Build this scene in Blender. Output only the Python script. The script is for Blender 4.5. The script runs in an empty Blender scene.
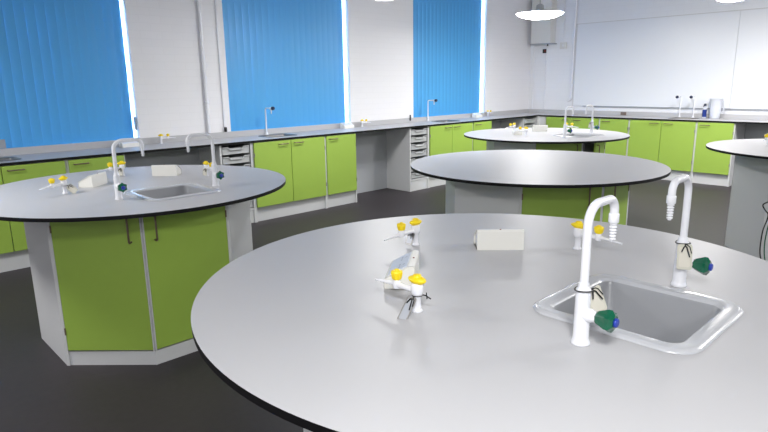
import bpy, bmesh, math, random
from math import sin, cos, pi, radians as R
from mathutils import Vector, Matrix, Euler
random.seed(4)
COL = bpy.context.scene.collection
H = 0.90            # worktop and table height

# ------------------------------------------------------------------ materials
def s2l(c):
    return tuple(((v/255)/12.92 if v/255 <= .04045 else ((v/255+.055)/1.055)**2.4) for v in c)
MATS = {}
def mat(name, rgb, rough=.5, metal=0., spec=.5, emit=None, estr=0., noise=0., nscale=8., bump=0., bscale=200., coat=0., trans=0., lin=False):
    m = bpy.data.materials.new(name); m.use_nodes = True
    nt = m.node_tree; b = nt.nodes['Principled BSDF']
    c = rgb if lin else s2l(rgb)
    b.inputs['Base Color'].default_value = (*c, 1)
    b.inputs['Roughness'].default_value = rough
    b.inputs['Metallic'].default_value = metal
    b.inputs['Specular IOR Level'].default_value = spec
    b.inputs['Coat Weight'].default_value = coat
    b.inputs['Transmission Weight'].default_value = trans
    tc = nt.nodes.new('ShaderNodeTexCoord')
    if noise:
        n = nt.nodes.new('ShaderNodeTexNoise'); n.inputs['Scale'].default_value = nscale; n.inputs['Detail'].default_value = 5
        nt.links.new(tc.outputs['Object'], n.inputs['Vector'])
        mx = nt.nodes.new('ShaderNodeMix'); mx.data_type = 'RGBA'
        mx.inputs[6].default_value = (*[max(0, v*(1-noise)) for v in c], 1)
        mx.inputs[7].default_value = (*[min(1, v*(1+noise)) for v in c], 1)
        nt.links.new(n.outputs['Fac'], mx.inputs[0]); nt.links.new(mx.outputs[2], b.inputs['Base Color'])
    if bump:
        n = nt.nodes.new('ShaderNodeTexNoise'); n.inputs['Scale'].default_value = bscale
        nt.links.new(tc.outputs['Object'], n.inputs['Vector'])
        bp = nt.nodes.new('ShaderNodeBump'); bp.inputs['Strength'].default_value = bump; bp.inputs['Distance'].default_value = .002
        nt.links.new(n.outputs['Fac'], bp.inputs['Height']); nt.links.new(bp.outputs['Normal'], b.inputs['Normal'])
    if emit:
        b.inputs['Emission Color'].default_value = (*s2l(emit), 1); b.inputs['Emission Strength'].default_value = estr
    MATS[name] = m
    return m

def brick_mat(name, rgb, axis):
    m = mat(name, rgb, rough=.62)
    nt = m.node_tree; b = nt.nodes['Principled BSDF']
    tc = nt.nodes.new('ShaderNodeTexCoord'); sp = nt.nodes.new('ShaderNodeSeparateXYZ'); cb = nt.nodes.new('ShaderNodeCombineXYZ')
    nt.links.new(tc.outputs['Object'], sp.inputs[0])
    nt.links.new(sp.outputs['X' if axis == 'x' else 'Y'], cb.inputs['X']); nt.links.new(sp.outputs['Z'], cb.inputs['Y'])
    br = nt.nodes.new('ShaderNodeTexBrick'); nt.links.new(cb.outputs[0], br.inputs['Vector'])
    br.inputs['Scale'].default_value = 1; br.inputs['Brick Width'].default_value = .225; br.inputs['Row Height'].default_value = .075
    br.inputs['Mortar Size'].default_value = .005; br.inputs['Mortar Smooth'].default_value = .6
    c = s2l(rgb)
    br.inputs['Color1'].default_value = (*c, 1); br.inputs['Color2'].default_value = (*[v*.99 for v in c], 1)
    br.inputs['Mortar'].default_value = (*[v*.97 for v in c], 1)
    nt.links.new(br.outputs['Color'], b.inputs['Base Color'])
    inv = nt.nodes.new('ShaderNodeMath'); inv.operation = 'SUBTRACT'; inv.inputs[0].default_value = 1; nt.links.new(br.outputs['Fac'], inv.inputs[1])
    bp = nt.nodes.new('ShaderNodeBump'); bp.inputs['Strength'].default_value = .12; bp.inputs['Distance'].default_value = .003
    nt.links.new(inv.outputs[0], bp.inputs['Height']); nt.links.new(bp.outputs['Normal'], b.inputs['Normal'])
    return m

M_wallx = brick_mat('painted brick window wall', (238, 237, 240), 'x')
M_wally = brick_mat('painted brick back wall', (236, 238, 243), 'y')
M_plain = mat('matt white paint', (232, 233, 236), .8, noise=.02)
M_ceil = mat('ceiling paint', (232, 232, 236), .9, noise=.02, nscale=3)
M_floor = mat('dark vinyl floor', (54, 49, 53), .5, spec=.35, noise=.16, nscale=26, bump=.12, bscale=90)
M_top = mat('pale grey laminate', (188, 188, 191), .40, spec=.22, noise=.018, nscale=3.5, coat=0)
M_edge = mat('black laminate core', (12, 11, 14), .55, spec=.25)
M_panel = mat('off white board', (212, 213, 215), .5, noise=.015)
M_panelg = mat('pale grey back panel', (176, 179, 184), .55, noise=.02)
M_green = mat('lime green laminate', (156, 187, 80), .38, noise=.02, nscale=14)
M_dark = mat('dark gap', (22, 22, 24), .8)
M_steel = mat('brushed steel', (150, 148, 146), .35, metal=.9)
M_dsteel = mat('dull bronze steel', (128, 112, 96), .4, metal=.5)
M_white = mat('white epoxy coat', (236, 237, 243), .22, coat=.3)
M_yellow = mat('yellow plastic', (250, 220, 22), .4)
M_teal = mat('dark green plastic', (6, 92, 66), .25, coat=.4)
M_blue = mat('blue cap plastic', (34, 62, 170), .35)
M_navy = mat('navy plastic', (22, 34, 70), .35)
M_black = mat('black plastic', (18, 18, 20), .45)
M_box = mat('cream socket moulding', (238, 237, 231), .4)
M_face = mat('grey white socket face', (220, 224, 234), .35)
M_rim = mat('light grey sink rim', (190, 192, 197), .25, coat=.3)
M_bowl = mat('grey sink bowl', (158, 160, 165), .3, noise=.02)
M_board = mat('whiteboard enamel', (232, 235, 241), .35)
M_alu = mat('grey aluminium trim', (168, 172, 180), .4, metal=.5)
M_tray = mat('grey tray plastic', (186, 188, 190), .4)
M_tag = mat('clouded plastic tag', (208, 206, 192), .4)
M_paper = mat('cream paper', (220, 216, 204), .6)
M_cream = mat('cream enamel', (222, 222, 220), .45)
M_brown = mat('brown socket', (120, 105, 98), .5)
M_red = mat('red lens', (120, 30, 30), .3)
M_upvc = mat('white window frame', (235, 238, 242), .35)
M_rev = mat('white plastered reveal', (232, 236, 242), .7)
M_glass = mat('window glass', (250, 252, 255), .02, trans=1.0); M_glass.node_tree.nodes['Principled BSDF'].inputs['IOR'].default_value = 1.02
M_lamp = mat('lamp diffuser', (255, 255, 255), .5, emit=(255, 254, 252), estr=39.0)
M_lampS = mat('small lamp diffuser', (255, 255, 255), .5, emit=(255, 251, 246), estr=170.0)
M_shade = mat('grey lamp shade', (176, 178, 182), .5)
M_label = mat('blue printed label', (28, 56, 140), .4)
M_frost = mat('frosted plastic', (228, 232, 242), .4, trans=.15)

def blind_mat():
    m = bpy.data.materials.new('blue blind fabric'); m.use_nodes = True; nt = m.node_tree
    for n in list(nt.nodes): nt.nodes.remove(n)
    out = nt.nodes.new('ShaderNodeOutputMaterial')
    d = nt.nodes.new('ShaderNodeBsdfPrincipled'); t = nt.nodes.new('ShaderNodeBsdfTranslucent'); mx = nt.nodes.new('ShaderNodeMixShader')
    tc = nt.nodes.new('ShaderNodeTexCoord'); mp = nt.nodes.new('ShaderNodeMapping'); mp.inputs['Scale'].default_value = (180, 180, 400)
    n = nt.nodes.new('ShaderNodeTexNoise'); n.inputs['Scale'].default_value = 1; n.inputs['Detail'].default_value = 2
    nt.links.new(tc.outputs['Object'], mp.inputs[0]); nt.links.new(mp.outputs[0], n.inputs['Vector'])
    cm = nt.nodes.new('ShaderNodeMix'); cm.data_type = 'RGBA'
    cm.inputs[6].default_value = (*s2l((60, 152, 210)), 1); cm.inputs[7].default_value = (*s2l((74, 164, 219)), 1)
    nt.links.new(n.outputs['Fac'], cm.inputs[0]); nt.links.new(cm.outputs[2], d.inputs['Base Color'])
    d.inputs['Roughness'].default_value = .45; d.inputs['Specular IOR Level'].default_value = .7
    t.inputs['Color'].default_value = (*s2l((60, 150, 226)), 1)
    mx.inputs[0].default_value = .004
    nt.links.new(d.outputs[0], mx.inputs[1]); nt.links.new(t.outputs[0], mx.inputs[2]); nt.links.new(mx.outputs[0], out.inputs[0])
    return m
M_blind = blind_mat()

# ------------------------------------------------------------------ mesh builder
class MB:
    def __init__(s): s.v = []; s.f = []; s.sm = []; s.mi = []; s.mats = []; s.cur = 0
    def m(s, mt):
        if mt not in s.mats: s.mats.append(mt)
        s.cur = s.mats.index(mt); return s
    def add(s, vs, fs, smooth=False):
        o = len(s.v); s.v += [tuple(v) for v in vs]
        for f in fs: s.f.append([i+o for i in f]); s.sm.append(smooth); s.mi.append(s.cur)
        return s
    def box(s, x0, x1, y0, y1, z0, z1, M=None, bev=0.):
        bm = bmesh.new(); bmesh.ops.create_cube(bm, size=1)
        for v in bm.verts: v.co = Vector((x0+(v.co.x+.5)*(x1-x0), y0+(v.co.y+.5)*(y1-y0), z0+(v.co.z+.5)*(z1-z0)))
        if bev: bmesh.ops.bevel(bm, geom=bm.edges[:], offset=bev, segments=2, affect='EDGES', profile=.5)
        bm.verts.index_update()
        vs = [(M @ v.co) if M else v.co.copy() for v in bm.verts]
        s.add(vs, [[v.index for v in f.verts] for f in bm.faces]); bm.free(); return s
    def loft(s, rings, cap0=True, cap1=True, smooth=True, closed=True):
        n = len(rings[0]); vs = [p for r in rings for p in r]; fs = []
        for k in range(len(rings)-1):
            for i in range(n if closed else n-1):
                j = (i+1) % n; fs.append([k*n+i, k*n+j, (k+1)*n+j, (k+1)*n+i])
        s.add(vs, fs, smooth)
        if cap0: s.add(rings[0], [list(range(n))[::-1]])
        if cap1: s.add(rings[-1], [list(range(n))])
        return s
    def lathe(s, prof, M=None, n=20, cap0=True, cap1=True, smooth=True):
        M = M or Matrix()
        return s.loft([[M @ Vector((r*cos(2*pi*i/n), r*sin(2*pi*i/n), z)) for i in range(n)] for r, z in prof], cap0, cap1, smooth)
    def tube(s, pts, r, n=12, caps=True):
        pts = [Vector(p) for p in pts]; rs = r if isinstance(r, (list, tuple)) else [r]*len(pts)
        rings = []; up = None
        for i, p in enumerate(pts):
            t = (pts[min(i+1, len(pts)-1)]-pts[max(i-1, 0)]).normalized()
            if up is None:
                up = Vector((0, 0, 1)) if abs(t.z) < .9 else Vector((1, 0, 0))
            a = t.cross(up).normalized(); up = a.cross(t).normalized(); bvec = up
            rings.append([p+(a*cos(2*pi*k/n)+bvec*sin(2*pi*k/n))*rs[i] for k in range(n)])
        return s.loft(rings, caps, caps)
    def slab(s, outer, holes, z0, z1, mtop, mside):
        """flat plate with holes; outer and holes are lists of (x, y)"""
        bm = bmesh.new(); loops = []
        for lp in [outer]+holes:
            vs = [bm.verts.new((x, y, z1)) for x, y in lp]; loops.append(vs)
            for i in range(len(vs)): bm.edges.new((vs[i], vs[(i+1) % len(vs)]))
        bmesh.ops.triangle_fill(bm, use_beauty=True, use_dissolve=False, edges=bm.edges[:])
        bm.verts.index_update(); bm.normal_update()
        vs = [v.co.copy() for v in bm.verts]; fs = []
        for f in bm.faces:
            ids = [v.index for v in f.verts]; fs.append(ids if f.normal.z > 0 else ids[::-1])
        bm.free()
        s.m(mtop).add(vs, fs); s.m(mside).add([(v.x, v.y, z0) for v in vs], [f[::-1] for f in fs])
        for k, lp in enumerate([outer]+holes):
            ar = sum(lp[i][0]*lp[(i+1) % len(lp)][1]-lp[(i+1) % len(lp)][0]*lp[i][1] for i in range(len(lp)))
            q = lp if (ar > 0) == (k == 0) else lp[::-1]
            n = len(q)
            s.add([(x, y, z0) for x, y in q]+[(x, y, z1) for x, y in q], [[i, (i+1) % n, n+(i+1) % n, n+i] for i in range(n)], n > 12)
        return s
    def prism(s, poly, z0, z1):
        n = len(poly)
        ar = sum(poly[i][0]*poly[(i+1) % n][1]-poly[(i+1) % n][0]*poly[i][1] for i in range(n))
        if ar < 0: poly = poly[::-1]
        return s.add([(x, y, z0) for x, y in poly]+[(x, y, z1) for x, y in poly],
                     [[i, (i+1) % n, n+(i+1) % n, n+i] for i in range(n)]+[list(range(n))[::-1], list(range(n, 2*n))])
    def build(s, name, m=None, parent=None, loc=None, rot=None):
        me = bpy.data.meshes.new(name); me.from_pydata(s.v, [], s.f)
        ms = s.mats if s.mats else [m]
        for q in ms: me.materials.append(q)
        for p, sm, mi in zip(me.polygons, s.sm, s.mi): p.use_smooth = sm; p.material_index = mi if s.mats else 0
        me.update()
        o = bpy.data.objects.new(name, me); COL.objects.link(o)
        if parent: o.parent = parent
        if loc: o.location = loc
        if rot: o.rotation_euler = rot
        return o

def empty(name, loc=(0, 0, 0), rz=0.):
    o = bpy.data.objects.new(name, None); COL.objects.link(o); o.location = loc; o.rotation_euler = (0, 0, rz)
    o.empty_display_size = .1; return o
def tag(o, label=None, cat=None, group=None):
    if label: o['label'] = label
    if cat: o['category'] = cat
    if group: o['group'] = group
    return o
def structure(o, label=None):
    o['kind'] = 'structure'
    if label: o['label'] = label
    return o
def copy_tree(o, parent=None):
    c = o.copy(); COL.objects.link(c)
    if parent: c.parent = parent
    for ch in list(o.children): copy_tree(ch, c)
    return c
def place(proto, used, loc, rz, label, cat, group):
    o = copy_tree(proto) if used[0] else proto
    used[0] = True
    o.location = loc; o.rotation_euler = (0, 0, rz)
    for k in ('label', 'category', 'group'):
        if k in o: del o[k]
    return tag(o, label, cat, group)
def T(x, y, z): return Matrix.Translation((x, y, z))
def circle(cx, cy, r, n=128): return [(cx+r*cos(2*pi*i/n), cy+r*sin(2*pi*i/n)) for i in range(n)]
def rrect(x0, x1, y0, y1, r, n=6):
    out = []
    for cx, cy, a in ((x1-r, y1-r, 0), (x0+r, y1-r, 90), (x0+r, y0+r, 180), (x1-r, y0+r, 270)):
        for k in range(n+1): out.append((cx+r*cos(R(a+90*k/n)), cy+r*sin(R(a+90*k/n))))
    return out

# ------------------------------------------------------------------ room
RX0, RY0, CZ = -12.6, -9.4, 3.1
structure(MB().box(RX0-.3, .3, RY0-.3, .4, -.15, 0).build('floor', M_floor), 'dark grey speckled vinyl floor')
structure(MB().box(RX0-.3, .3, RY0-.3, .4, CZ, CZ+.15).build('ceiling', M_ceil), 'plain pale ceiling')
WIN = [(-9.10, -7.20), (-6.155, -4.345), (-3.11, -1.345)]
WZ0, WZ1, WT = .925, 2.95, .30
# window wall built in (x, z) and stood upright
w = MB(); w.slab([(RX0, 0), (0, 0), (0, CZ), (RX0, CZ)], [[(a, WZ0), (b, WZ0), (b, WZ1), (a, WZ1)] for a, b in WIN], 0, WT, M_wallx, M_rev)
w.v = [(x, WT-z, y) for x, y, z in w.v]; w.f = [f[::-1] for f in w.f]
# flip: room side is z=WT -> y=0
w.f = [f[::-1] for f in w.f]
structure(w.build('wall_left'), 'white painted brick window wall')
structure(MB().box(0, .2, RY0, .3, 0, CZ).build('wall_back', M_wally), 'white painted brick end wall behind the whiteboard')
structure(MB().box(RX0-.2, RX0, RY0, .3, 0, CZ).build('wall_front', M_plain))
structure(MB().box(RX0, 0, RY0-.2, RY0, 0, CZ).build('wall_right', M_plain))
for i, (a, b) in enumerate(WIN):
    y0, y1 = .22, .27; fr = MB(); t = .055; mid = (a+b)/2
    fr.box(a, a+t, y0, y1, WZ0, WZ1); fr.box(b-t, b, y0, y1, WZ0, WZ1); fr.box(a+t, b-t, y0, y1, WZ0, WZ0+t); fr.box(a+t, b-t, y0, y1, WZ1-t, WZ1)
    fr.box(mid-.03, mid+.03, y0, y1, WZ0+t, WZ1-t); fr.box(a+t, b-t, y0, y1, 2.2, 2.26)
    f = structure(fr.build('window_%d' % (i+1), M_upvc), 'white window frame behind the blue blind')
    MB().box(a+t, b-t, .243, .249, WZ0+t, WZ1-t).build('pane', M_glass, f)

# vertical blinds, one per window
for (a, b), where in zip(WIN, ('in the window nearest the camera at left', 'in the middle of the three windows', 'in the farthest window near the corner')):
    root = empty('vertical_blind', ((a+b)/2, .09, WZ0))
    tag(root, 'bright blue vertical slat blind '+where, 'blind', 'blue window blinds')
    MB().box(a+.01-root.location.x, b-.01-root.location.x, -.02, .02, WZ1-.045-WZ0, WZ1-.004-WZ0).build('headrail', M_upvc, root)
    s = MB(); x = a+.062; wd = .103; ns = round((b-a-.135)/.086); pitch = (b-a-.138)/ns
    for q in range(ns+1):
        ang = R(-4+random.uniform(-1.0, 1.0)); pts = []
        dx, dy = cos(ang)*wd/2, sin(ang)*wd/2
        for z in (.012, WZ1-.05-WZ0):
            for k in range(5):
                u = -1+k*.5; bow = .004*(1-u*u)
                pts.append((x-root.location.x+dx*u, dy*u-bow, z))
        s.add(pts, [[k, k+1, 6+k, 5+k] for k in range(4)], True)
        x += pitch
    s.build('slats', M_blind, root)
    MB().tube([(b-.034-root.location.x, -.03, WZ1-.06-WZ0), (b-.034-root.location.x, -.03, .5)], .0015, 6).build('cord', M_upvc, root)

# ------------------------------------------------------------------ worktop along two walls
BD = .588
XL, YR = -11.6, -6.4
def srect(x0, x1, y0, y1): return rrect(x0, x1, y0, y1, .05, 4)
BS = [(-5.93, -5.53, -.46, -.16), (-2.93, -2.53, -.46, -.16), (-.46, -.16, -3.03, -2.66), (-8.75, -8.36, -.46, -.20)]
wt = empty('worktop', (0, 0, H))
tag(wt, 'long pale grey worktop with black edge running along window and end walls', 'worktop')
L_ = [(XL, -BD), (-BD, -BD), (-BD, YR), (-.004, YR), (-.004, -.004), (XL, -.004)]
MB().slab(L_, [srect(a+.02, b-.02, c+.02, d-.02) for a, b, c, d in BS], -.022, 0, M_top, M_edge).build('top', None, wt)
MB().box(XL, -.025, -.024, -.004, .0005, .064).build('upstand', M_top, wt)
MB().box(-.024, -.004, YR, -.004, .0005, .064).build('upstand', M_top, wt)

def make_sink(name, x0, x1, y0, y1, r, rimw, bowl_ins, depth, bowl_mat, rim_mat=None):
    """drop-in sink, coordinates relative to its centre"""
    root = empty(name)
    def ring(ins, z, rr): return [(x, y, z) for x, y in rrect(x0+ins, x1-ins, y0+ins, y1-ins, max(rr, .004), 6)]
    b = MB(); b.loft([ring(.0, .0005, r), ring(.0015, .004, r-.001), ring(.011, .0085, r-.01), ring(.013, .0088, r-.012), ring(rimw-.003, .0075, r-rimw*.72), ring(rimw, .0066, r-rimw*.76), ring(rimw+.006, -.001, r-rimw*.8)], False, False)
    b.build('rim', rim_mat or M_rim, root)
    i0 = rimw+.006; rr = (r-rimw*.8)*.75
    c = MB(); c.loft([ring(i0, -.001, rr), ring(i0+.004, -.01, rr), ring(i0+.014, -depth+.03, rr), ring(i0+.035, -depth, rr)], False, False)
    c.add(ring(i0+.035, -depth, rr), [list(range(28))])
    bw = c.build('bowl', bowl_mat, root)
    MB().lathe([(.0, -depth+.002), (.028, -depth+.004), (.032, -depth+.001)], T((x0+x1)/2, (y0+y1)/2, 0), 16, False, False).build('drain', M_steel, bw)
    return root
for (a, b, c, d), lab in zip(BS, ('small inset sink in the worktop below the middle blind', 'small inset sink in the worktop below the farthest blind', 'small inset sink in the worktop below the whiteboard', 'small inset sink in the worktop at far left of the window wall')):
    hx, hy = (b-a)/2, (d-c)/2
    o = make_sink('worktop_sink', -hx, hx, -hy, hy, .06, .025, 0, .15, M_steel, M_steel)
    o.location = ((a+b)/2, (c+d)/2, H); tag(o, lab, 'sink', 'sinks in the long worktop')

# ------------------------------------------------------------------ base units
ZD0, ZD1 = .165, .872
def cab_mat(o): return o
def base_unit(width, ndoor, handles):
    """front faces -y, origin at floor, left end x=0; handles: per door +1 handle at right end, -1 at left"""
    root = empty('base_cabinet'); t = .018; yf = -.565
    c = MB(); c.box(0, t, yf, -.03, .0, .876); c.box(width-t, width, yf, -.03, .0, .876)
    c.box(t, width-t, yf+.02, -.03, .145, .160); c.box(t, width-t, -.05, -.034, .16, .876); c.box(t, width-t, yf+.02, -.1, .858, .876)
    c.build('carcase', M_panel, root)
    MB().box(t, width-t, yf+.022, yf+.04, 0, .144).build('plinth', M_panel, root)
    dw = (width-.012)/ndoor
    for k in range(ndoor):
        x0 = .006+k*dw+.003+(0.006 if k == 0 else 0); x1 = .006+(k+1)*dw-.003-(0.006 if k == ndoor-1 else 0)
        cx = (x0+x1)/2
        d = MB().box(x0-cx, x1-cx, -.009, .009, ZD0, ZD1, bev=.0015).build('door', M_green, root, (cx, yf-.0105, 0))
        hs = handles[k]; hl = .115
        hx0 = (x1-cx-.045-hl) if hs > 0 else (x0-cx+.04)
        h = MB(); zz = .836
        h.tube([(hx0, -.009, zz), (hx0, -.034, zz), (hx0+.004, -.038, zz), (hx0+hl-.004, -.038, zz), (hx0+hl, -.034, zz), (hx0+hl, -.009, zz)], .0055, 8)
        h.build('handle', M_dsteel, d)
        side = -1 if hs > 0 else 1
        if ndoor == 1: side = 1
        for hz in (.30, .74):
            xx = (x0-cx-.004) if side < 0 else (x1-cx-.004)
            MB().box(xx, xx+.009, -.012, -.002, hz-.022, hz+.022, bev=.001).build('hinge', M_steel, d)
    return root
units = [
 (-9.04, 0, .97, 2, (1, -1), 'double green door cabinet at far left under the window worktop'),
 (-8.07, 0, .497, 1, (-1,), 'single green door cabinet just left of the first knee space'),
 (-6.24, 0, .99, 2, (1, -1), 'double green door cabinet under the middle blind, right of a tray unit'),
 (-5.25, 0, .49, 1, (-1,), 'single green door cabinet left of the open knee space in mid window wall'),
 (-3.40, 0, .99, 2, (1, -1), 'double green door cabinet under the farthest blind'),
 (-2.41, 0, .48, 1, (-1,), 'single green door cabinet under the right end of the farthest blind'),
 (-.715, 1, .965, 2, (1, -1), 'double green door cabinet on the end wall nearest the corner'),
 (-1.68, 1, .478, 1, (-1,), 'narrow single green door cabinet on the end wall behind the far round table'),
 (-2.158, 1, .966, 2, (1, -1), 'double green door cabinet on the end wall under the small sink'),
 (-3.124, 1, .488, 1, (-1,), 'last single green door cabinet at right of the end wall run'),
]
for pos, ax, wd, n, hd, lab in units:
    o = base_unit(wd, n, hd)
    if ax == 0: o.location = (pos, 0, 0)
    else: o.location = (0, pos, 0); o.rotation_euler = (0, 0, -pi/2)
    tag(o, lab, 'cabinet', 'green base cabinets')

# tray units
def tray_mesh():
    w_, d_, h_ = .312, .40, .075; m = MB()
    def ring(wx, y0, y1, z): return [(-wx/2, y0, z), (wx/2, y0, z), (wx/2, y1, z), (-wx/2, y1, z)]
    # outer shell
    m.loft([ring(w_-.02, -d_, 0, 0), ring(w_-.008, -d_-.006, 0, h_-.012)], True, False, False)
    m.loft([ring(w_-.016, -d_, -.004, h_-.012), ring(w_-.03, -d_+.006, -.006, .004)], False, True, False)
    # front with dropped pull in the middle
    fx = [(-.5, 0), (-.5, h_), (-.30, h_), (-.22, h_-.028), (.22, h_-.028), (.30, h_), (.5, h_), (.5, 0)]
    pts = [(x*w_, z) for x, z in fx]; n = len(pts)
    m.add([(x, -d_-.012, z) for x, z in pts]+[(x, -d_-.004, z) for x, z in pts],
          [[0, 1, 2, 3], [0, 3, 4, 7], [4, 5, 6, 7]]+[[n+3, n+2, n+1, n], [n+7, n+4, n+3, n], [n+7, n+6, n+5, n+4]]+[[i, n+i, n+(i+1) % n, (i+1) % n] for i in range(n)])
    # rolled lip following the dip
    lip = [(-.5*w_, -d_-.018, h_-.004), (-.30*w_, -d_-.018, h_-.004), (-.22*w_, -d_-.02, h_-.032), (.22*w_, -d_-.02, h_-.032), (.30*w_, -d_-.018, h_-.004), (.5*w_, -d_-.018, h_-.004)]
    m.tube(lip, .006, 6)
    for sx in (-1, 1): m.box(sx*w_/2-.004, sx*w_/2+.004, -d_, -.004, h_-.016, h_-.008)
    return m
proto_tray = tray_mesh().build('storage_tray', M_tray); tray_used = [False]
ordn = ['topmost', 'second from top', 'third from top', 'fourth from top', 'fifth from top', 'sixth from top', 'lowest']
def tray_unit(x0, x1, lab, where):
    root = empty('tray_unit', (x0, 0, 0)); tag(root, lab, 'tray unit', 'tray units')
    t = .02; wd = x1-x0; yf = -.567
    c = MB(); c.box(0, t, yf, -.03, 0, .876); c.box(wd-t, wd, yf, -.03, 0, .876); c.box(t, wd-t, yf+.005, -.03, .145, .165); c.box(t, wd-t, -.05, -.034, .165, .876)
    c.build('carcase', M_panel, root)
    MB().box(t, wd-t, yf+.012, yf+.03, 0, .144).build('plinth', M_panel, root)
    for k in range(7):
        z = .775-k*.0995
        for sx, lab2 in ((t, 0), (wd-t-.012, 1)):
            MB().box(sx, sx+.012, yf+.03, -.1, z+.046, z+.055).build('runner', M_white, root)
        place(proto_tray, tray_used, ((x0+x1)/2, -.146, z), 0, 'grey storage tray, %s of the unit %s' % (ordn[k], where), 'tray', 'grey storage trays')
tray_unit(-6.62, -6.24, 'white open tray unit with grey trays left of the middle green cabinets', 'below the first brick pier')
tray_unit(-3.785, -3.402, 'white open tray unit with grey trays left of the far green cabinets', 'beside the open knee space')
tray_unit(-1.02, -.622, 'white open tray unit with grey trays tucked in the far corner', 'in the far corner')
proto_tray.scale = (1, 1, 1)

# knee space panels
for x0, x1, lab in ((-7.57, -6.622, 'pale back panel of the dark knee space behind the left round table'), (-4.758, -3.787, 'pale back panel of the open knee space in mid window wall'), (-1.928, -1.022, 'pale back panel of the knee space left of the corner tray unit')):
    tag(MB().box(x0, x1, -.11, -.092, 0, .876).build('knee_space_panel', M_panelg), lab, 'panel', 'knee space panels')
tag(MB().box(-.11, -.092, -5.2, -3.615, 0, .876).build('knee_space_panel', M_panelg), 'grey back panel of the knee space at right of the end wall', 'panel', 'knee space panels')
tag(MB().box(-.60+.02, -.10, -5.22, -5.20, 0, .876).build('end_panel', M_panel), 'white worktop support panel closing the end wall knee space', 'panel')
tag(MB().box(-.575, -.5575, -.713, -.58, 0, .876).box(-.64, -.575, -.5975, -.58, 0, .876).build('corner_filler', M_panel), 'white filler panel in the inner corner of the worktop', 'panel')

# ------------------------------------------------------------------ round tables
SINKP = dict(x0=-.168, x1=.255, y0=-.603, y1=-.182, r=.07, rimw=.042)
OCT = [(-.575, .263), (-.575, -.234), (-.224, -.585), (.274, -.585), (.625, -.234), (.625, .263), (.274, .615), (-.224, .615)]
OCTC = [(-.57, .265), (-.555, -.245), (-.175, -.615), (.205, -.615), (.60, -.26), (.60, .28), (.27, .61), (-.255, .61)]
def round_table(cx, cy, rad, lab, sink=True, poly=OCT, ajar=0., hin=.05, group='round island tables'):
    root = empty('island_table', (cx, cy, 0)); tag(root, lab, 'table', group)
    holes = [rrect(SINKP['x0']+.03, SINKP['x1']-.03, SINKP['y0']+.03, SINKP['y1']-.03, .045)] if sink else []
    MB().slab(circle(0, 0, rad, 160), holes, H-.019, H, M_top, M_edge).build('tabletop', None, root)
    doors = (1, 2, 5, 6)        # polygon sides that carry green doors, the rest white panels
    n = 8; t = .018
    inner = [Vector(p)*.93 for p in poly]
    MB().prism([(p.x, p.y) for p in inner], .070, .084).build('base_board', M_panel, root)
    for k in range(n):
        a = Vector(poly[k]); b = Vector(poly[(k+1) % n]); d = (b-a); ln = d.length; ang = math.atan2(d.y, d.x)
        Mx = T(a.x, a.y, 0) @ Matrix.Rotation(ang, 4, 'Z')     # local x along side, outside is -y (counter clockwise walk)
        if k in doors:
            xa, xb = (.019, ln+.001) if k in (1, 5) else (-.001, ln-.019)
            MB().box(xa, xb, .003, .019, 0, .080, Mx).build('plinth', M_panel, root)
            hinge_left = k in (1, 5)
            m = MB(); x0, x1 = (.020, ln-.011) if hinge_left else (.011, ln-.020)
            if hinge_left: piv = x0; lo, hi = 0, x1-x0
            else: piv = x1; lo, hi = -(x1-x0), 0
            door = MB().box(lo, hi, -.018, 0, .090, .868, bev=.0015).build('door', M_green, root)
            door.location = Mx @ Vector((piv, .014, 0)); door.rotation_euler = (0, 0, ang+(ajar if k == 2 else 0))
            hx = (hi-hin) if hinge_left else (lo+hin)
            MB().tube([(hx, -.018, .832), (hx, -.040, .832), (hx, -.046, .826), (hx, -.046, .704), (hx, -.040, .698), (hx, -.018, .698)], .0055, 8).build('handle', M_dsteel, door)
            for hz in (.20, .77):
                xx = lo-.004 if hinge_left else hi-.004
                MB().box(xx, xx+.008, -.022, -.012, hz-.02, hz+.02, bev=.001).build('hinge', M_dsteel, door)
            # slim white mullion beside the meeting edge
            ex = (ln-.010, ln-.005) if hinge_left else (.005, .010)
            MB().box(ex[0], ex[1], -.001, .06, .081, .876, Mx).build('mullion', M_panel, root)
            ex = (.0, .018) if hinge_left else (ln-.018, ln)
            MB().box(ex[0], ex[1], -.003, .05, 0, .877, Mx).build('panel_edge', M_panel, root)
        else:
            MB().box(.0, ln, .0, t, 0, .878, Mx, bev=.001).build('side_panel', M_panel, root)
    return root
Fc, Lc, Bc, Cc, Rc = (-8.134, -5.090), (-8.216, -2.496), (-3.729, -2.581), (-5.881, -3.796), (-3.585, -5.14)
round_table(*Fc, .9066, 'large round table filling the foreground, with sink and two white taps')
round_table(*Lc, .889, 'round table at left by the window wall, both green doors fully visible')
round_table(*Cc, .890, 'bare round table in the middle with no taps or sink', sink=False, poly=OCTC, hin=.085)
round_table(*Bc, .886, 'farthest round table near the corner, one green door ajar', ajar=R(15))
round_table(*Rc, .89, 'round table cut off by the right edge of the photo', sink=False)

for c, lab in ((Fc, 'square grey sink with shiny pale rim in the foreground table'), (Lc, 'square grey sink in the round table at left'), (Bc, 'square grey sink in the farthest round table')):
    o = make_sink('table_sink', SINKP['x0'], SINKP['x1'], SINKP['y0'], SINKP['y1'], SINKP['r'], SINKP['rimw'], 0, .22, M_bowl)
    o.location = (c[0], c[1], H); tag(o, lab, 'sink', 'sinks in the round tables')

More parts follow.
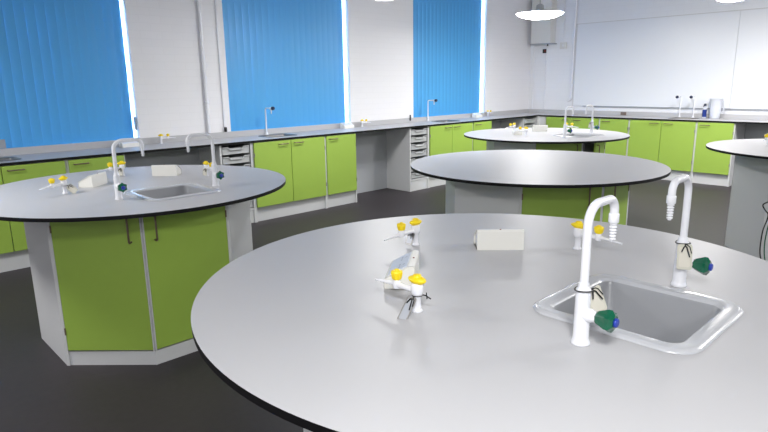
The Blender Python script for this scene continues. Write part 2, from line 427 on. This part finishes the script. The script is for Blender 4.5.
# ------------------------------------------------------------------ swan neck taps (spout points +x, knob points -y)
def swan_tap(mirror, X=.126, top=.322):
    root = empty('swan_neck_tap'); sx = -1 if mirror else 1
    b = MB(); b.lathe([(.0, 0), (.0215, 0), (.0220, .003), (.0215, .007), (.0190, .011), (.0180, .016), (.0175, .05), (.0170, .10), (.0168, .128), (.0160, .133), (.0125, .135), (.0125, .142), (0.0115, .146)], n=24)
    b.tube([(0, -.006, .073), (0, -.024, .073), (0, -.026, .073), (0, -.036, .073)], [.0165, .0155, .0135, .0125], 16)
    b.build('body', M_white, root)
    s = MB(); r = .046; z0 = top-r; pts = [(0, 0, .144), (0, 0, .20), (0, 0, z0-.003)]
    for k in range(1, 9): pts.append((sx*(r-r*cos(R(90*k/8))), 0, z0+r*sin(R(90*k/8))))
    r2 = .03
    pts.append((sx*(X-r2), 0, top))
    for k in range(1, 7): pts.append((sx*(X-r2+r2*sin(R(90*k/6))), 0, top-r2+r2*cos(R(90*k/6))))
    pts.append((sx*X, 0, .278)); s.tube(pts, .0100, 14)
    s.lathe([(.0100, .2845), (.0116, .284), (.0120, .2835), (.0122, .264), (.0116, .2632), (.0090, .2625)], T(sx*X, 0, 0), 16)
    s.build('spout', M_white, root)
    nz = [(.0065, .2635)]
    for k in range(6):
        z = .2610-k*.0072; rr = .0094-.0003*k; nz += [(rr, z), (rr, z-.0034), (rr-.0032, z-.0038), (rr-.0032, z-.0068)]
    nz += [(.0052, .2175), (.0, .2175)]
    MB().lathe(nz, T(sx*X, 0, 0), 14).build('nozzle', M_white, root)
    # fluted six lobed knob
    k_ = MB(); n = 12; Mk = T(0, -.034, .073) @ Matrix.Rotation(R(90), 4, 'X')
    rings = []
    for z, r1, r2 in ((0, .013, .012), (.005, .0165, .015), (.028, .0265, .0215), (.036, .0265, .021), (.043, .016, .014)):
        rings.append([Mk @ Vector(((r1 if i % 2 else r2)*cos(2*pi*i/n), (r1 if i % 2 else r2)*sin(2*pi*i/n), z)) for i in range(n)])
    k_.loft(rings, smooth=False); kn = k_.build('knob', M_teal, root)
    MB().lathe([(.0, .0), (.0105, .0), (.0105, .005), (.008, .0065), (.0, .0065)], Mk @ T(0, 0, .0425), 18).build('cap', M_blue, kn)
    return root
near = (swan_tap(False), swan_tap(True, .122)); far = (swan_tap(False, .150, .310), swan_tap(True, .152, .310)); un = ([False], [False]); uf = ([False], [False])
for c, w_ in ((Fc, 'foreground table'), (Lc, 'round table at left'), (Bc, 'farthest round table')):
    (tapA, tapB), (uA, uB) = (near, un) if c is Fc else (far, uf)
    place(tapA, uA, (c[0]-.252, c[1]-.39, H), 0, 'white swan neck tap left of the sink on the %s' % w_, 'tap', 'swan neck taps')
    place(tapB, uB, (c[0]+.302, c[1]-.405, H), 0, 'white swan neck tap right of the sink on the %s' % w_, 'tap', 'swan neck taps')

# ------------------------------------------------------------------ gas taps (side arm points +x locally)
def gas_tap(double=True):
    root = empty('gas_tap')
    b = MB(); b.lathe([(0, 0), (.0155, 0), (.016, .003), (.013, .006), (.0108, .010), (.0102, .042), (.0115, .0435), (.0145, .046), (.0165, .054), (.0170, .070), (.014, .078), (.006, .08), (0, .08)], n=22)
    b.build('column', M_white, root)
    a = MB(); a.tube([(.010, 0, .056), (.05, 0, .056), (.078, 0, .056)], [.0085, .008, .0095], 12)
    a.lathe([(.010, .046), (.0115, .052), (.0105, .066), (.006, .074), (0, .074)], T(.075, 0, 0), 16)
    a.build('side_arm', M_white, root)
    nz = MB(); pts = [(.080, 0, .056)]; rs = [.0085]
    for k in range(6):
        x = .09+k*.012; pts += [(x, 0, .056-k*.0012), (x+.010, 0, .0555-k*.0012)]; rs += [.0068-k*.0006, .005-.0005*k]
    nz.tube(pts, rs, 10); nz.build('nozzle', M_white, root)
    # winged knob over the column
    k_ = MB(); n = 48; rings = []
    for z, s_ in ((.077, .60), (.083, .90), (.0865, 1.0), (.090, .97), (.095, .62)):
        rg = []
        for i in range(n):
            q = 2*pi*i/n; rg.append((.0295*s_*cos(q), .0185*s_*sin(q)*abs(sin(q))**.35, z))
        rings.append(rg)
    k_.loft(rings); k_.lathe([(.012, .0945), (.0105, .101), (0, .102)], None, 14); k_.build('wing_knob', M_yellow, root)
    # ribbed round knob over the side arm
    q_ = MB(); rings = []
    for z, rr in ((.071, .0115), (.075, .0135), (.088, .0160), (.093, .0155), (.096, .010)):
        rings.append([(.075+rr*(1-.06*cos(8*2*pi*i/n))*cos(2*pi*i/n), rr*(1-.06*cos(8*2*pi*i/n))*sin(2*pi*i/n), z) for i in range(n)])
    q_.loft(rings); q_.lathe([(.007, .095), (.006, .099), (0, .100)], T(.075, 0, 0), 12); q_.build('round_knob', M_yellow, root)
    return root
gp = gas_tap(); gu = [False]
G = [((Fc[0]-.370, Fc[1]+.010), 90, 'nearest gas tap with two yellow knobs on the foreground table, before the socket box'),
     ((Fc[0]+.096, Fc[1]+.450), 180, 'yellow knobbed gas tap at the far edge of the foreground table, behind the socket box'),
     ((Fc[0]+.452, Fc[1]-.006), -90, 'gas tap with yellow knobs behind the tall swan neck spout on the foreground table'),
     ((Lc[0]-.395, Lc[1]+.035), 205, 'gas tap with yellow knob at the left side of the left round table'),
     ((Lc[0]+.080, Lc[1]+.450), 180, 'gas tap with yellow knobs at the far edge of the left round table'),
     ((Lc[0]+.455, Lc[1]-.003), -90, 'gas tap with yellow knobs at the right of the left round table, behind a tap'),
     ((Bc[0]-.350, Bc[1]+.010), 90, 'gas tap in front of a socket box on the farthest round table'),
     ((Bc[0]+.080, Bc[1]+.450), 180, 'gas tap at the far edge of the farthest round table'),
     ((Bc[0]+.455, Bc[1]-.010), -90, 'gas tap behind the sink taps on the farthest round table'),
     ((Rc[0]+.060, Rc[1]+.450), 180, 'gas tap with yellow knobs on the table cut off at right'),
     ((-7.02, -.10), 0, 'small gas tap on the window worktop left of the pipes, by the first blind'),
     ((-4.22, -.09), 0, 'small gas tap on the window worktop right of the middle blind'),
     ((-1.36, -.08), 0, 'small gas tap on the window worktop right of the farthest blind')]
for (x, y), rz, lab in G:
    place(gp, gu, (x, y, H), R(rz), lab, 'gas tap', 'yellow knobbed gas taps')

# ------------------------------------------------------------------ desk socket boxes: vertical back, sloped face to +y
def socket_box():
    root = empty('socket_box'); L2 = .083
    prof = [(-.0, .0), (-.0, .068), (.003, .072), (.012, .073), (.018, .0715), (.084, .036), (.089, .029), (.089, 0)]
    m = MB(); n = len(prof)
    rings = [[(sx*(L2-ins), y0*(1-(ins and .04))+ins*.5, z*(1-(ins and .03))) for y0, z in prof] for sx, ins in ((-1, .004), (-1, 0), (1, 0), (1, .004))]
    m.loft(rings, True, True, False); m.build('housing', M_box, root)
    a = Vector((0, .023, .0690)); b = Vector((0, .080, .0383)); d = (b-a).normalized(); nn = Vector((0, -d.z, d.y)); nn = nn if nn.z > 0 else -nn
    f = MB(); c = [a+nn*.002, b+nn*.002, b-nn*.001, a-nn*.001]
    f.loft([[Vector((x, p.y, p.z)) for p in c] for x in (-.074, .074)], True, True, False); fo = f.build('socket_plate', M_face, root)
    s = MB()
    for cx in (-.036, .036):
        for ox, oy, w2, h2 in ((0, .010, .003, .005), (-.011, .026, .005, .003), (.011, .026, .005, .003)):
            p = a+d*oy+nn*.0022; q = a+d*(oy+h2*1.6)+nn*.0022
            s.add([(cx+ox-w2, p.y, p.z), (cx+ox+w2, p.y, p.z), (cx+ox+w2, q.y, q.z), (cx+ox-w2, q.y, q.z)], [[0, 1, 2, 3]])
    s.build('socket_holes', M_alu, fo)
    MB().lathe([(0, .0), (.003, .0), (.003, .002), (0, .0025)], T(0, .010, .0725), 10).build('indicator', M_red, root)
    return root
sb = socket_box(); su = [False]
S = [((Fc[0]+.252, Fc[1]+.183), -45, 'cream socket box with plain back facing the camera on the foreground table'),
     ((Fc[0]-.196, Fc[1]+.172), 38, 'cream socket box with grey sloped face between two gas taps on the foreground table'),
     ((Lc[0]+.268, Lc[1]+.225), -45, 'cream socket box at the right rear of the left round table'),
     ((Lc[0]-.160, Lc[1]+.170), 42, 'cream socket box at the left rear of the left round table'),
     ((Bc[0]+.252, Bc[1]+.200), -45, 'cream socket box right of the gas taps on the farthest round table'),
     ((Bc[0]-.196, Bc[1]+.172), 42, 'cream socket box among the gas taps on the farthest round table'),
     ((-7.36, -.09), 180, 'cream socket box on the window worktop under the first blind'),
     ((-4.50, -.06), 180, 'white socket box on the window worktop at the right end of the middle blind'),
     ((-1.70, -.07), 180, 'white socket box on the window worktop at the right end of the farthest blind')]
for (x, y), rz, lab in S:
    place(sb, su, (x, y, H), R(rz), lab, 'socket box', 'desk socket boxes')

# ------------------------------------------------------------------ tags tied to taps
def hang_tag(base, tie_z, d, size, tiltdeg, lab, turn=0., tail=True, cardm=None, zip=None):
    """card tied at the height tie_z around a tap column; d is the direction in plan it hangs towards"""
    root = empty('label_tag', (base[0], base[1], H+tie_z)); tag(root, lab, 'tag', 'labels tied to taps')
    d = Vector((cos(R(d)), sin(R(d)), 0)); side = Vector((-d.y, d.x, 0))
    w_, h_ = size; t = R(tiltdeg)
    dn = (Vector((0, 0, -1))*cos(t)+d*sin(t)); side = (side*cos(R(turn))+dn.cross(side)*sin(R(turn))).normalized(); nm = dn.cross(side).normalized()
    p0 = d*.0205
    def P(u, v, n_): return p0+side*u*w_+dn*v*h_+nm*n_
    out = [(-.5, .08), (-.42, 0), (.42, 0), (.5, .08), (.5, .94), (.42, 1), (-.42, 1), (-.5, .94)]
    c = MB(); c.loft([[P(u, v, -.0008) for u, v in out], [P(u, v, .0008) for u, v in out]], True, True, False)
    c.build('card', cardm or M_tag, root)
    ins = MB(); ins.loft([[P(u*.72, .12+v*.78, s_) for u, v in out] for s_ in (-.0012, .0012)], True, True, False); ins.build('insert', M_alu if cardm else M_paper, root)
    k = MB(); rr = .0195 if tie_z > .1 else .0135
    k.tube([Vector((rr*cos(q), rr*sin(q), .001*sin(2*q))) for q in [2*pi*i/16 for i in range(17)]], .0016, 6)
    k.tube([d*rr, d*.024+Vector((0, 0, -.004)), P(.1, .12, .004), P(.30, .50, .006)], .0019, 6)
    k.tube([d*rr, d*.024+Vector((0, 0, -.004)), P(-.1, .12, .004), P(-.25, .30, .006)], .0019, 6)
    k.tube([d*rr, d*.025+side*.004, P(.3, .1, .003), P(.42, .35, .005)], .0014, 6)
    if zip is not None:
        e = Vector((cos(R(zip)), sin(R(zip)), 0)); k.tube([e*rr, e*.022+Vector((0, 0, -.002)), e*.036+Vector((0, 0, -.012))], .0018, 6); k.tube([e*.024+Vector((0, 0, .006)), e*.026+Vector((0, 0, -.012))], .0016, 6)
    k.build('cord', M_black, root)
    return root
hang_tag((Fc[0]-.252, Fc[1]-.39), .130, -35, (.044, .066), 22, 'clear tag with black cord on the left swan neck tap of the foreground table', turn=75)
hang_tag((Fc[0]+.302, Fc[1]-.405), .130, 215, (.040, .072), 10, 'pale tag with black cord on the right swan neck tap of the foreground table')
hang_tag((Fc[0]-.370, Fc[1]+.010), .045, 188, (.026, .074), 46, 'narrow grey tag hanging from the nearest gas tap on the foreground table', turn=-20, zip=-45, cardm=M_steel)
hang_tag((Fc[0]+.096, Fc[1]+.450), .050, 178, (.034, .044), 24, 'grey tag hanging from the gas tap at the far edge of the foreground table', turn=0, cardm=M_steel)
hang_tag((Lc[0]-.395, Lc[1]+.035), .045, -40, (.036, .056), 46, 'beige tag leaning on the gas tap at the left side of the left round table', turn=70)
hang_tag((Lc[0]+.080, Lc[1]+.450), .055, 215, (.034, .050), 8, 'lilac grey tag hanging from the far edge gas tap of the left round table')
hang_tag((Lc[0]+.455, Lc[1]-.003), .055, 215, (.028, .046), 8, 'grey tag hanging from the gas tap at the right of the left round table')
hang_tag((Bc[0]+.302, Bc[1]-.405), .128, 150, (.034, .060), 12, 'grey tag on the right swan neck tap of the farthest round table')

# ------------------------------------------------------------------ worktop taps with navy knob at the front (arm points -y)
def bench_tap():
    root = empty('worktop_tap')
    b = MB(); b.lathe([(0, 0), (.024, 0), (.024, .006), (.014, .012), (.012, .03), (.0095, .035)], None, 18)
    pts = [(0, 0, .03), (0, 0, .2), (0, 0, .29)]+[(0, -.02+.02*cos(R(a)), .29+.02*sin(R(a))) for a in (30, 60, 90)]+[(0, -.12, .31)]
    b.tube(pts, .0085, 12); b.tube([(0, -.105, .31), (0, -.14, .31)], .0145, 14); b.build('body', M_white, root)
    MB().lathe([(.008, .302), (.0075, .275), (.0065, .262), (.0045, .245), (0, .245)], T(0, -.122, 0), 12).build('outlet', M_white, root)
    MB().lathe([(.009, 0), (.02, .004), (.022, .02), (.019, .034), (.0, .037)], T(0, -.14, .31) @ Matrix.Rotation(R(90), 4, 'X'), 16).build('knob', M_navy, root)
    return root
bt = bench_tap(); bu = [False]
for loc, rz, lab in (((-5.72, -.06, H), 0, 'slender white tap with navy knob in front of the middle blind'), ((-2.84, -.05, H), 0, 'slender white tap with navy knob in front of the farthest blind'),
                     ((-.10, -2.71, H), -90, 'left one of two white wall side taps under the whiteboard'), ((-.10, -2.905, H), -90, 'right one of two white wall side taps under the whiteboard')):
    place(bt, bu, loc, R(rz), lab, 'tap', 'worktop taps with navy knobs')

# ------------------------------------------------------------------ things on the worktop by the whiteboard
b = empty('spray_bottle', (-.09, -3.055, H)); tag(b, 'small spray bottle with blue label beside the sink under the whiteboard', 'bottle')
MB().lathe([(0, .0), (.026, 0), (.028, .01), (.028, .13), (.02, .155), (.011, .165), (.011, .18), (0, .18)], None, 18).build('body', M_frost, b)
MB().lathe([(.0285, .02), (.0287, .022), (.0287, .125), (.0285, .127)], None, 18).build('label', M_label, b)
MB().box(-.03, .03, -.011, .011, .18, .212, bev=.004).tube([(-.026, 0, .198), (-.055, 0, .19), (-.06, 0, .165)], .005, 8).build('spray_head', M_navy, b)
b = empty('measuring_jug', (-.12, -3.205, H)); tag(b, 'frosty white plastic jug wider at its rim, right of the spray bottle', 'jug')
MB().lathe([(0, .0), (.060, 0), (.064, .006), (.074, .14), (.086, .285), (.091, .29), (.088, .29), (.082, .28), (.071, .14), (.060, .01), (0, .008)], None, 28, False, False).build('body', M_frost, b)
MB().tube([(0, -.080, .25), (0, -.10, .25), (0, -.115, .23), (0, -.11, .12), (0, -.095, .09), (0, -.068, .09)], .007, 8).build('handle', M_frost, b)
tag(MB().box(-.045, -.026, -1.86, -1.77, .906, .956, bev=.003).build('socket_outlet', M_brown), 'small brown socket on the end wall upstand behind the far table', 'socket')
tag(MB().box(-8.60, -8.385, -.022, .012, .966, 1.045, bev=.004).build('cable_box', M_alu), 'grey box on the ledge at the lower left corner of the first blind', 'box')

# ------------------------------------------------------------------ whiteboard
wb = empty('whiteboard', (-.02, -3.4, 1.045)); tag(wb, 'wide two panel whiteboard covering most of the end wall', 'whiteboard')
for y0, y1 in ((-3.357, -.905), (-5.85, -3.360)):
    MB().box(0, .016, y0+3.4, y1+3.4, 0, 1.345, bev=.002).build('board_panel', M_board, wb)
fr = MB(); fr.box(-.006, .018, -2.46, 2.507, 1.345, 1.356); fr.box(-.006, .018, 2.4955, 2.507, 0, 1.345); fr.build('frame', M_panel, wb)
MB().box(-.012, .018, -2.46, 2.31, -.012, -.0005).build('pen_ledge', M_alu, wb)

# boxed cabinet, conduits, small fittings
b = empty('wall_cabinet', (-.085, -.290, 2.110)); tag(b, 'white metal box mounted high in the corner behind the pendant lamp', 'box')
MB().box(-.08, .083, -.20, .19, 0, .82, bev=.004).build('body', M_cream, b)
MB().box(-.088, -.0805, -.195, .185, .006, .812, bev=.002).build('door', M_cream, b)
MB().box(-.10, .083, -.235, .195, -.016, -.0005).build('base_tray', M_alu, b)
MB().lathe([(0, 0), (.012, 0), (.012, .03), (0, .03)], T(-.03, -.12, -.046), 12).build('key_switch', M_black, b)
def conduit(name, pts, r, lab, m=M_white, brk=()):
    o = MB().tube(pts, r, 12)
    root = empty(name, pts[-1]); tag(root, lab, 'pipe' if r > .015 else 'conduit')
    o.v = [tuple(Vector(v)-root.location) for v in o.v]; o.build('tube', m, root)
    for p in brk:
        q = Vector(p)-root.location
        MB().lathe([(r+.001, -.012), (r+.007, -.010), (r+.007, .010), (r+.001, .012)], T(*q), 14).build('bracket', m, root)
conduit('wall_pipe', [(-6.44, -.026, CZ-.002), (-6.44, -.026, .967)], .019, 'thick white pipe on the brick pier between the first two blinds', brk=[(-6.44, -.026, 1.30), (-6.44, -.026, 2.45)])
conduit('wall_conduit', [(-6.24, -.012, CZ-.002), (-6.24, -.012, 1.02)], .008, 'thin conduit beside the thick pipe, left of the middle blind')
conduit('wall_pipe', [(-.03, -.865, CZ-.002), (-.03, -.865, 1.16), (-.03, -.835, 1.13), (-.03, -.80, 1.13)], .018, 'white pipe beside the left edge of the whiteboard')
conduit('wall_conduit', [(-.012, -.655, CZ-.002), (-.012, -.655, 2.115)], .009, 'thin conduit dropping to the white switch right of the wall box')
conduit('wall_conduit', [(-.012, -.085, 2.108), (-.012, -.085, .967)], .008, 'thin conduit in the corner below the left side of the wall box')
conduit('wall_conduit', [(-.012, -.335, 2.108), (-.012, -.335, .967)], .008, 'thin conduit below the right side of the wall box')
b = empty('wall_switch', (-.002, -.66, 2.06)); tag(b, 'small white switch on the end wall right of the wall box', 'switch')
MB().box(-.03, 0, -.06, .06, -.055, .055, bev=.004).build('back_box', M_cream, b); MB().box(-.038, -.0305, -.012, .012, -.018, .018, bev=.002).build('rocker', M_white, b)
b = empty('call_point', (-.002, -.30, 1.985)); tag(b, 'tiny dark red alarm fitting on the end wall below the wall box', 'alarm')
MB().box(-.03, 0, -.035, .035, -.035, .035, bev=.003).build('housing', M_black, b); MB().box(-.034, -.0305, -.028, .002, -.02, .02, bev=.002).build('lens', M_red, b)
for x, z0, z1, lab in ((-6.235, .966, 1.018, 'small black end fitting below the thin conduit, left of the middle blind'), (-3.215, .925, 1.01, 'small black fitting on the upstand left of the farthest blind')):
    tag(MB().box(x-.008, x+.008, -.045, -.026 if z0 < .96 else -.004, z0, z1, bev=.003).build('cable_fitting', M_black), lab, 'fitting')
tag(MB().box(-7.216, -7.2005, .03, .08, 1.05, 1.18, bev=.003).build('cord_cleat', M_alu), 'narrow grey plate on the bright reveal of the first window', 'plate')

# loose cables by the right table
def smooth_path(pts, n=6):
    P = [Vector(p) for p in pts]; out = []
    for k in range(len(P)-1):
        a, b, c, d = P[max(k-1, 0)], P[k], P[k+1], P[min(k+2, len(P)-1)]
        for t in range(n):
            u = t/n; out.append(.5*((2*b)+(c-a)*u+(2*a-5*b+4*c-d)*u*u+(3*b-a-3*c+d)*u**3))
    return out+[P[-1]]
tag(MB().tube(smooth_path([(-4.36, -5.03, .862), (-4.35, -5.02, .70), (-4.30, -4.97, .56), (-4.231, -4.905, .519), (-4.191, -4.865, .483), (-4.214, -4.889, .449), (-4.25, -4.922, .426), (-4.243, -4.918, .376), (-4.22, -4.895, .286), (-4.216, -4.89, .192), (-4.219, -4.893, .109), (-4.235, -4.91, .05), (-4.27, -4.945, .012), (-4.32, -5.02, .006)]), .005, 8).build('power_cable', M_black),
    'black cable looping down the white base of the table at right', 'cable')
tag(MB().tube(smooth_path([(-4.37, -5.045, .862), (-4.35, -5.025, .66), (-4.29, -4.965, .48), (-4.262, -4.94, .364), (-4.252, -4.929, .28), (-4.249, -4.925, .179), (-4.262, -4.94, .075), (-4.30, -4.975, .012), (-4.36, -5.05, .006)]), .0045, 8).build('power_cable', M_teal),
    'thin blue green cable beside the black one on the right table base', 'cable')
# ------------------------------------------------------------------ pendant lamps
def pendant(rad, small=False):
    root = empty('pendant_lamp'); k = rad/.275
    MB().lathe([(rad*.985, .0), (rad*.92, -.017*k), (rad*.75, -.038*k), (rad*.45, -.057*k), (.001, -.064*k)], None, 48, False, False).build('diffuser', M_lampS if small else M_lamp, root)
    MB().lathe([(rad*.99, 0), (rad, .004), (rad*.98, .012), (rad*.6, .030), (rad*.25, .045), (.05, .05), (.045, .10), (.02, .115), (0, .115)], None, 48, False, False).build('shade', M_shade, root)
    MB().tube([(0, 0, .11), (0, 0, CZ-2.32-.001)], .006, 8).build('stem', M_shade, root)
    return root
pl = pendant(.300); pu = [False]
LZ = 2.32
for (x, y), lab in (((-2.63, -1.78), 'glowing round pendant lamp hanging in front of the wall box'), ((-5.525, -1.91), 'round pendant lamp just above the top edge beside the middle blind'),
                    ((-10.0, -2.3), 'added unseen fill lamp left of the left round table'), ((-9.6, -6.22), 'added unseen fill lamp above the camera position'), ((-5.7, -6.6), 'added unseen fill lamp beyond the right side of the foreground table'),  # these three are out of view, added to brighten the near tables
                    ((-1.5, -5.5), 'added unseen fill lamp near the right part of the whiteboard'), ((-1.6, -7.5), 'added unseen fill lamp at the far right end of the end wall'), ((-10.9, -7.4), 'added unseen fill lamp behind the camera')):  # unseen as well: two added to light the end wall, one for fill
    place(pl, pu, (x, y, LZ), 0, lab, 'lamp', 'round pendant lamps')
ps = pendant(.165, True); ps.location = (-1.93, -3.80, 2.355)
for ch in ps.children:
    if ch.name.startswith('stem'): ch.scale = (1, 1, .93)
tag(ps, 'small glowing round lamp at the top edge above the whiteboard', 'lamp')

# ------------------------------------------------------------------ daylight outside, camera
wd = bpy.data.worlds.new('daylight'); bpy.context.scene.world = wd; wd.use_nodes = True
bg = wd.node_tree.nodes['Background']; bg.inputs[0].default_value = (.72, .86, 1.0, 1); bg.inputs[1].default_value = 15.0

cam = bpy.data.cameras.new('camera'); co = bpy.data.objects.new('camera', cam); COL.objects.link(co)
yaw, pitch, roll, f = .8064, .2256, -.0146, 583.996
fw = Vector((cos(pitch)*cos(yaw), cos(pitch)*sin(yaw), -sin(pitch))); r = Vector((sin(yaw), -cos(yaw), 0)); u = r.cross(fw)
r2 = r*cos(roll)+u*sin(roll); u2 = -r*sin(roll)+u*cos(roll)
co.matrix_world = Matrix(((r2.x, u2.x, -fw.x, -9.5663), (r2.y, u2.y, -fw.y, -6.0664), (r2.z, u2.z, -fw.z, 1.4906), (0, 0, 0, 1)))
cam.sensor_width = 36; cam.lens = f*36/768; cam.clip_start = .02
sc = bpy.context.scene; sc.camera = co
sc.view_settings.view_transform = 'Standard'; sc.view_settings.look = 'None'; sc.view_settings.gamma = 1; sc.view_settings.exposure = 0.62
sc.view_settings.use_curve_mapping = False
sc.cycles.use_denoising = True
sc.cycles.max_bounces = 10; sc.cycles.diffuse_bounces = 6
